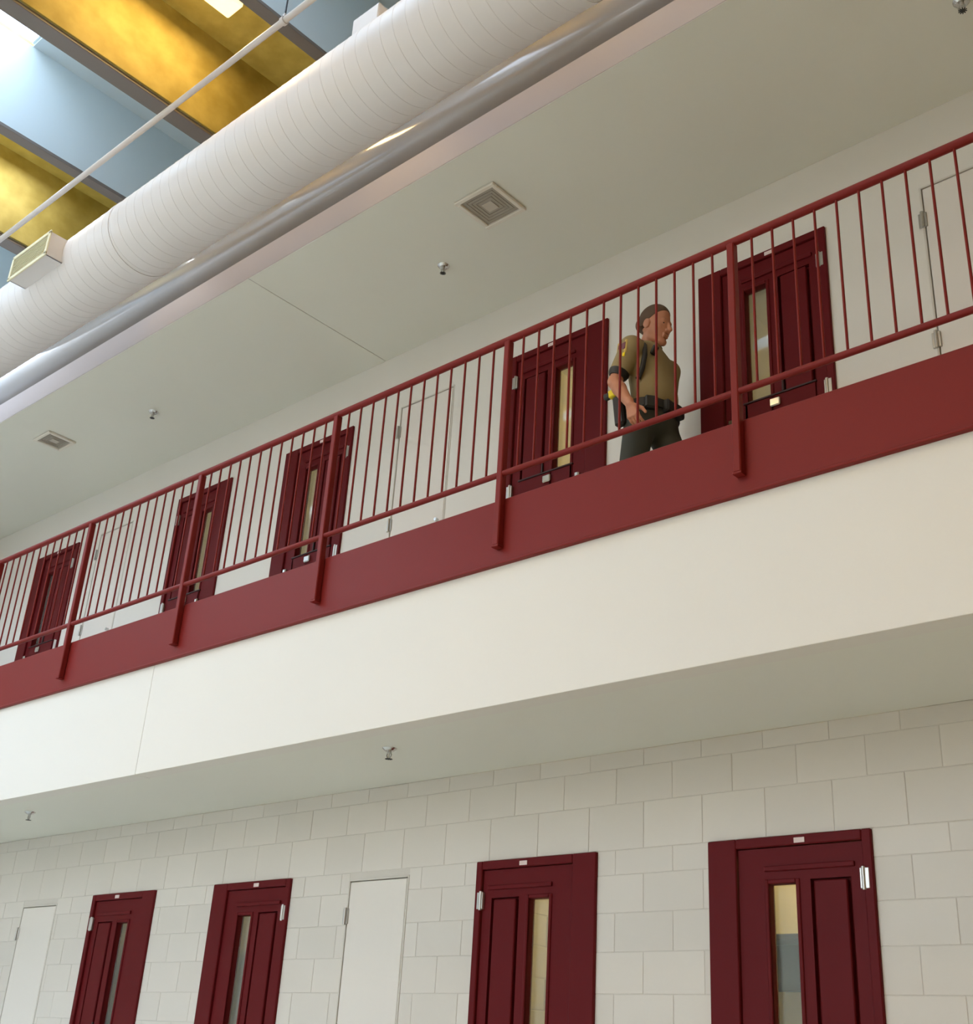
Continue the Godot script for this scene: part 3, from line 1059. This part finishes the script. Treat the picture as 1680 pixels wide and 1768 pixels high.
func build_person() -> void:
	var skin := paint(192, 130, 98, 0.5)
	var shirt_m := paint(150, 132, 92, 0.8)
	var trouser_m := paint(58, 60, 54, 0.85)
	var black := paint(22, 22, 24, 0.5)
	var hair_m := paint(96, 74, 56, 0.8)
	var yellow := paint(240, 214, 20, 0.5)
	var t := thing("person", "person in tan short sleeved uniform shirt and dark trousers walking right along the gallery", "person", Vector3(-3.68, GALLERY, -5.30))
	var sr := Vector3(-0.025, 1.365, 0.185)
	var er := Vector3(-0.095, 1.11, 0.255)
	var wr := Vector3(0.035, 0.90, 0.275)
	var sl := Vector3(-0.005, 1.365, -0.185)
	var el := Vector3(-0.07, 1.105, -0.25)
	var wl := Vector3(-0.03, 0.86, -0.245)
	var hr := Vector3(-0.02, 0.90, 0.092)
	var kr := Vector3(-0.09, 0.50, 0.105)
	var ar := Vector3(-0.34, 0.16, 0.10)
	var hl := Vector3(0.0, 0.90, -0.092)
	var kl := Vector3(0.165, 0.505, -0.10)
	var al := Vector3(0.20, 0.09, -0.10)

	# body: one continuous figure, the head and the hands meshed finer
	var st := begin()
	var f := Field.new()
	f.ell(Vector3(-0.01, 1.25, 0), Vector3(0.105, 0.19, 0.155), 0.04)
	f.ell(Vector3(0.02, 1.06, 0), Vector3(0.115, 0.15, 0.14), 0.05)
	f.ell(Vector3(0.0, 0.92, 0), Vector3(0.105, 0.11, 0.145), 0.05)
	f.cap(Vector3(-0.03, 1.30, 0), Vector3(-0.012, 1.50, 0), 0.06, 0.056, 0.03)
	for a in [[sr, er, wr], [sl, el, wl]]:
		f.cap(Vector3(-0.02, 1.36, a[0].z * 0.5), a[0], 0.05, 0.05, 0.03)
		f.cap(a[0], a[1], 0.05, 0.041, 0.02)
		f.cap(a[1], a[1].lerp(a[2], 0.3), 0.042, 0.043, 0.015)
		f.cap(a[1].lerp(a[2], 0.3), a[2], 0.043, 0.027, 0.015)
	for a in [[hr, kr, ar], [hl, kl, al]]:
		f.cap(a[0], a[1], 0.074, 0.05, 0.03)
		f.cap(a[1], a[1].lerp(a[2], 0.35), 0.052, 0.05, 0.02)
		f.cap(a[1].lerp(a[2], 0.35), a[2], 0.05, 0.034, 0.02)
	mesh_field(st, f, 0.012)
	f = Field.new()
	f.cap(Vector3(-0.028, 1.40, 0), Vector3(-0.005, 1.54, 0), 0.061, 0.056, 0.02)
	f.ell(Vector3(-0.008, 1.645, 0), Vector3(0.102, 0.102, 0.077), 0.02)
	f.ell(Vector3(0.030, 1.575, 0), Vector3(0.078, 0.095, 0.064), 0.03)
	f.cap(Vector3(0.01, 1.515, 0.045), Vector3(0.078, 1.485, 0.016), 0.022, 0.020, 0.02)
	f.cap(Vector3(0.01, 1.515, -0.045), Vector3(0.078, 1.485, -0.016), 0.022, 0.020, 0.02)
	f.cap(Vector3(0.088, 1.618, -0.032), Vector3(0.088, 1.618, 0.032), 0.013, 0.013, 0.012)
	f.cap(Vector3(0.104, 1.605, 0), Vector3(0.127, 1.560, 0), 0.009, 0.014, 0.008)
	f.cap(Vector3(0.112, 1.554, -0.012), Vector3(0.112, 1.554, 0.012), 0.010, 0.010, 0.006)
	f.cap(Vector3(0.101, 1.530, -0.018), Vector3(0.101, 1.530, 0.018), 0.009, 0.009, 0.005)
	f.cap(Vector3(0.099, 1.515, -0.015), Vector3(0.099, 1.515, 0.015), 0.009, 0.009, 0.005)
	f.ell(Vector3(0.088, 1.478, 0), Vector3(0.022, 0.02, 0.022), 0.015)
	for s in [-1.0, 1.0]:
		f.ell(Vector3(-0.008, 1.592, s * 0.074), Vector3(0.026, 0.034, 0.011), 0.006)
		f.cap(Vector3(0.07, 1.568, s * 0.042), Vector3(0.05, 1.566, s * 0.052), 0.018, 0.018, 0.015)
	f.tilt(Vector3(-0.01, 1.52, 0), -0.22)
	mesh_field(st, f, 0.0042)
	var dr := (Vector3(0.28, -0.95, 0.0)).normalized()
	hand(st, wr, dr, Vector3(0.95, 0.28, 0.0).normalized(), Vector3(0, 0, -1), 0.75)
	var dl := (Vector3(0.3, -0.95, 0.0)).normalized()
	hand(st, wl, dl, Vector3(0.95, 0.3, 0.0).normalized(), Vector3(0, 0, 1), 0.8)
	obj("body", st, skin, t)

	# shirt with short sleeves
	st = begin()
	f = Field.new()
	f.ell(Vector3(-0.012, 1.26, 0), Vector3(0.120, 0.195, 0.180), 0.04)
	f.ell(Vector3(0.018, 1.075, 0), Vector3(0.130, 0.175, 0.165), 0.06)
	f.ell(Vector3(0.0, 0.94, 0), Vector3(0.128, 0.10, 0.165), 0.05)
	for a in [[sr, er], [sl, el]]:
		f.cap(Vector3(-0.02, 1.375, a[0].z * 0.35), a[0], 0.066, 0.070, 0.04)
		f.cap(a[0], a[0].lerp(a[1], 0.66), 0.070, 0.062, 0.02)
	f.cap(Vector3(-0.03, 1.40, 0), Vector3(-0.018, 1.455, 0), 0.085, 0.068, 0.03)
	f.keep(Vector3(0, 0.945, 0), Vector3.DOWN)
	f.keep(Vector3(-0.02, 1.468, 0), Vector3(0.25, 1, 0))
	mesh_field(st, f, 0.009)
	var shirt := obj("shirt", st, shirt_m, t)
	# dark sleeve hems
	for a in [[sr, er], [sl, el]]:
		st = begin()
		var d: Vector3 = (a[1] - a[0]).normalized()
		var p: Vector3 = a[0].lerp(a[1], 0.66)
		tube(st, [p + d * 0.018, p + d * 0.034, p + d * 0.046, p + d * 0.058], 0.06, 20, true, [0.064, 0.063, 0.058, 0.049])
		obj("sleeve_hem", st, black, shirt)
	# shoulder patch: yellow rimmed emblem over a yellow bar
	var pn := Vector3(-0.18, 0.12, 0.97).normalized()
	var px := Vector3.UP.cross(pn).normalized()
	var py := pn.cross(px)
	var pb := Basis(px, py, pn)
	st = begin()
	cbox(st, Transform3D(pb, Vector3(-0.045, 1.335, 0.252)), Vector3(0.043, 0.05, 0.007), 0.006)
	obj("shoulder_patch", st, paint(206, 176, 96, 0.7), shirt)
	st = begin()
	cbox(st, Transform3D(pb, Vector3(-0.043, 1.337, 0.260)), Vector3(0.032, 0.026, 0.003), 0.003)
	obj("patch_field", st, paint(110, 62, 74, 0.7), shirt)
	st = begin()
	cbox(st, Transform3D(pb, Vector3(-0.052, 1.272, 0.262)), Vector3(0.040, 0.016, 0.006), 0.005)
	obj("patch_bar", st, yellow, shirt)
	# radio strap from the collar down to the armpit and the collar itself
	st = begin()
	tube(st, [Vector3(-0.075, 1.475, 0.055), Vector3(-0.045, 1.47, 0.085), Vector3(0.0, 1.43, 0.115), Vector3(0.045, 1.37, 0.145), Vector3(0.06, 1.29, 0.165), Vector3(0.05, 1.20, 0.175), Vector3(0.02, 1.13, 0.178)], 0.016, 10)
	obj("radio_strap", st, black, shirt)
	st = begin()
	cbox(st, Transform3D(Basis(Vector3(0, 0, 1), -0.5), Vector3(0.095, 1.335, 0.115)), Vector3(0.012, 0.03, 0.022), 0.006)
	obj("radio_microphone", st, black, shirt)
	st = begin()
	var ring: Array = []
	for i in 25:
		var a := TAU * i / 24.0
		ring.append(Vector3(-0.018 + cos(a) * 0.066, 1.462 - cos(a) * 0.022, sin(a) * 0.066))
	tube(st, ring, 0.012, 8, false)
	obj("collar", st, shirt_m, shirt)

	# trousers
	st = begin()
	f = Field.new()
	f.ell(Vector3(0.0, 0.93, 0), Vector3(0.138, 0.13, 0.176), 0.04)
	for a in [[hr, kr, ar], [hl, kl, al]]:
		f.cap(a[0], a[1], 0.098, 0.072, 0.03)
		f.cap(a[1], a[2] + Vector3(0, -0.02, 0), 0.071, 0.062, 0.02)
	f.keep(Vector3(0, 0.975, 0), Vector3.UP)
	mesh_field(st, f, 0.011)
	obj("trousers", st, trouser_m, t)
	# boots
	for a in [[ar, -0.55], [al, 0.0]]:
		st = begin()
		f = Field.new()
		var b := Basis(Vector3(0, 0, 1), a[1])
		var c: Vector3 = a[0]
		f.cap(c + Vector3(0, 0.05, 0), c + b * Vector3(-0.02, -0.04, 0), 0.05, 0.045, 0.02)
		f.cap(c + b * Vector3(-0.04, -0.05, 0), c + b * Vector3(0.10, -0.056, 0), 0.040, 0.036, 0.02)
		f.cap(c + b * Vector3(0.08, -0.055, -0.012), c + b * Vector3(0.155, -0.062, 0.008), 0.036, 0.028, 0.02)
		f.keep(c + b * Vector3(0, -0.09, 0), b * Vector3.DOWN)
		mesh_field(st, f, 0.008)
		obj("boot", st, black, t)
	# belt with its gear
	st = begin()
	ring = []
	for i in 33:
		var a := TAU * i / 32.0
		ring.append(Vector3(0.002 + cos(a) * 0.140, 0.965, sin(a) * 0.184))
	var prev := -1
	for i in 32:
		var n0 := Vector3(cos(TAU * i / 32.0) / 0.146, 0, sin(TAU * i / 32.0) / 0.184).normalized()
		var n1 := Vector3(cos(TAU * (i + 1) / 32.0) / 0.146, 0, sin(TAU * (i + 1) / 32.0) / 0.184).normalized()
		var h := Vector3(0, 0.028, 0)
		smooth_quad(st, [ring[i] - h + n0 * 0.008, ring[i + 1] - h + n1 * 0.008, ring[i + 1] + h + n1 * 0.008, ring[i] + h + n0 * 0.008], [n0, n1, n1, n0])
		quad(st, ring[i] + h - n0 * 0.01, ring[i + 1] + h - n1 * 0.01, ring[i + 1] + h + n1 * 0.008, ring[i] + h + n0 * 0.008, Vector3.UP)
		quad(st, ring[i] - h - n0 * 0.01, ring[i + 1] - h - n1 * 0.01, ring[i + 1] - h + n1 * 0.008, ring[i] - h + n0 * 0.008, Vector3.DOWN)
	var belt := obj("belt", st, black, t)
	st = begin()
	cbox(st, Transform3D(Basis(Vector3(0, 0, 1), 0.12), Vector3(-0.105, 0.945, 0.185)), Vector3(0.036, 0.105, 0.026), 0.012)
	obj("holster", st, black, belt)
	st = begin()
	cbox(st, Transform3D(Basis(Vector3(0, 0, 1), 0.12), Vector3(-0.150, 1.075, 0.195)), Vector3(0.026, 0.026, 0.020), 0.006)
	obj("stun_gun_grip", st, yellow, belt)
	st = begin()
	cbox(st, Transform3D(Basis(Vector3(0, 0, 1), 0.12), Vector3(-0.192, 1.07, 0.195)), Vector3(0.022, 0.02, 0.016), 0.006)
	obj("stun_gun_tail", st, black, belt)
	for q in [[0.142, 0.955, 0.04, 0.0], [0.09, 0.955, 0.145, 0.7], [0.142, 0.965, -0.06, 0.0]]:
		st = begin()
		cbox(st, Transform3D(Basis(Vector3.UP, -q[3]), Vector3(q[0], q[1], q[2])), Vector3(0.028, 0.042, 0.04), 0.01)
		obj("belt_pouch", st, black, belt)
	# hair, eyes
	st = begin()
	f = Field.new()
	f.ell(Vector3(-0.011, 1.648, 0), Vector3(0.107, 0.106, 0.082), 0.02)
	f.cap(Vector3(-0.055, 1.60, -0.03), Vector3(-0.055, 1.60, 0.03), 0.058, 0.058, 0.02)
	f.keep(Vector3(0.078, 1.69, 0), Vector3(0.72, -0.70, 0))
	f.keep(Vector3(0.0, 1.572, 0), Vector3(0, -1, 0))
	f.tilt(Vector3(-0.01, 1.52, 0), -0.22)
	mesh_field(st, f, 0.0045)
	obj("hair", st, hair_m, t)
	for s in [-1.0, 1.0]:
		st = begin()
		lathe(st, [Vector2(0.0, -0.011), Vector2(0.008, -0.008), Vector2(0.011, 0.0), Vector2(0.008, 0.008), Vector2(0.0, 0.011)], Basis(Vector3.BACK, -0.22) * (Vector3(0.087, 1.598, s * 0.029) - Vector3(-0.01, 1.52, 0)) + Vector3(-0.01, 1.52, 0), 12)
		obj("eye", st, paint(60, 44, 36, 0.3), t)
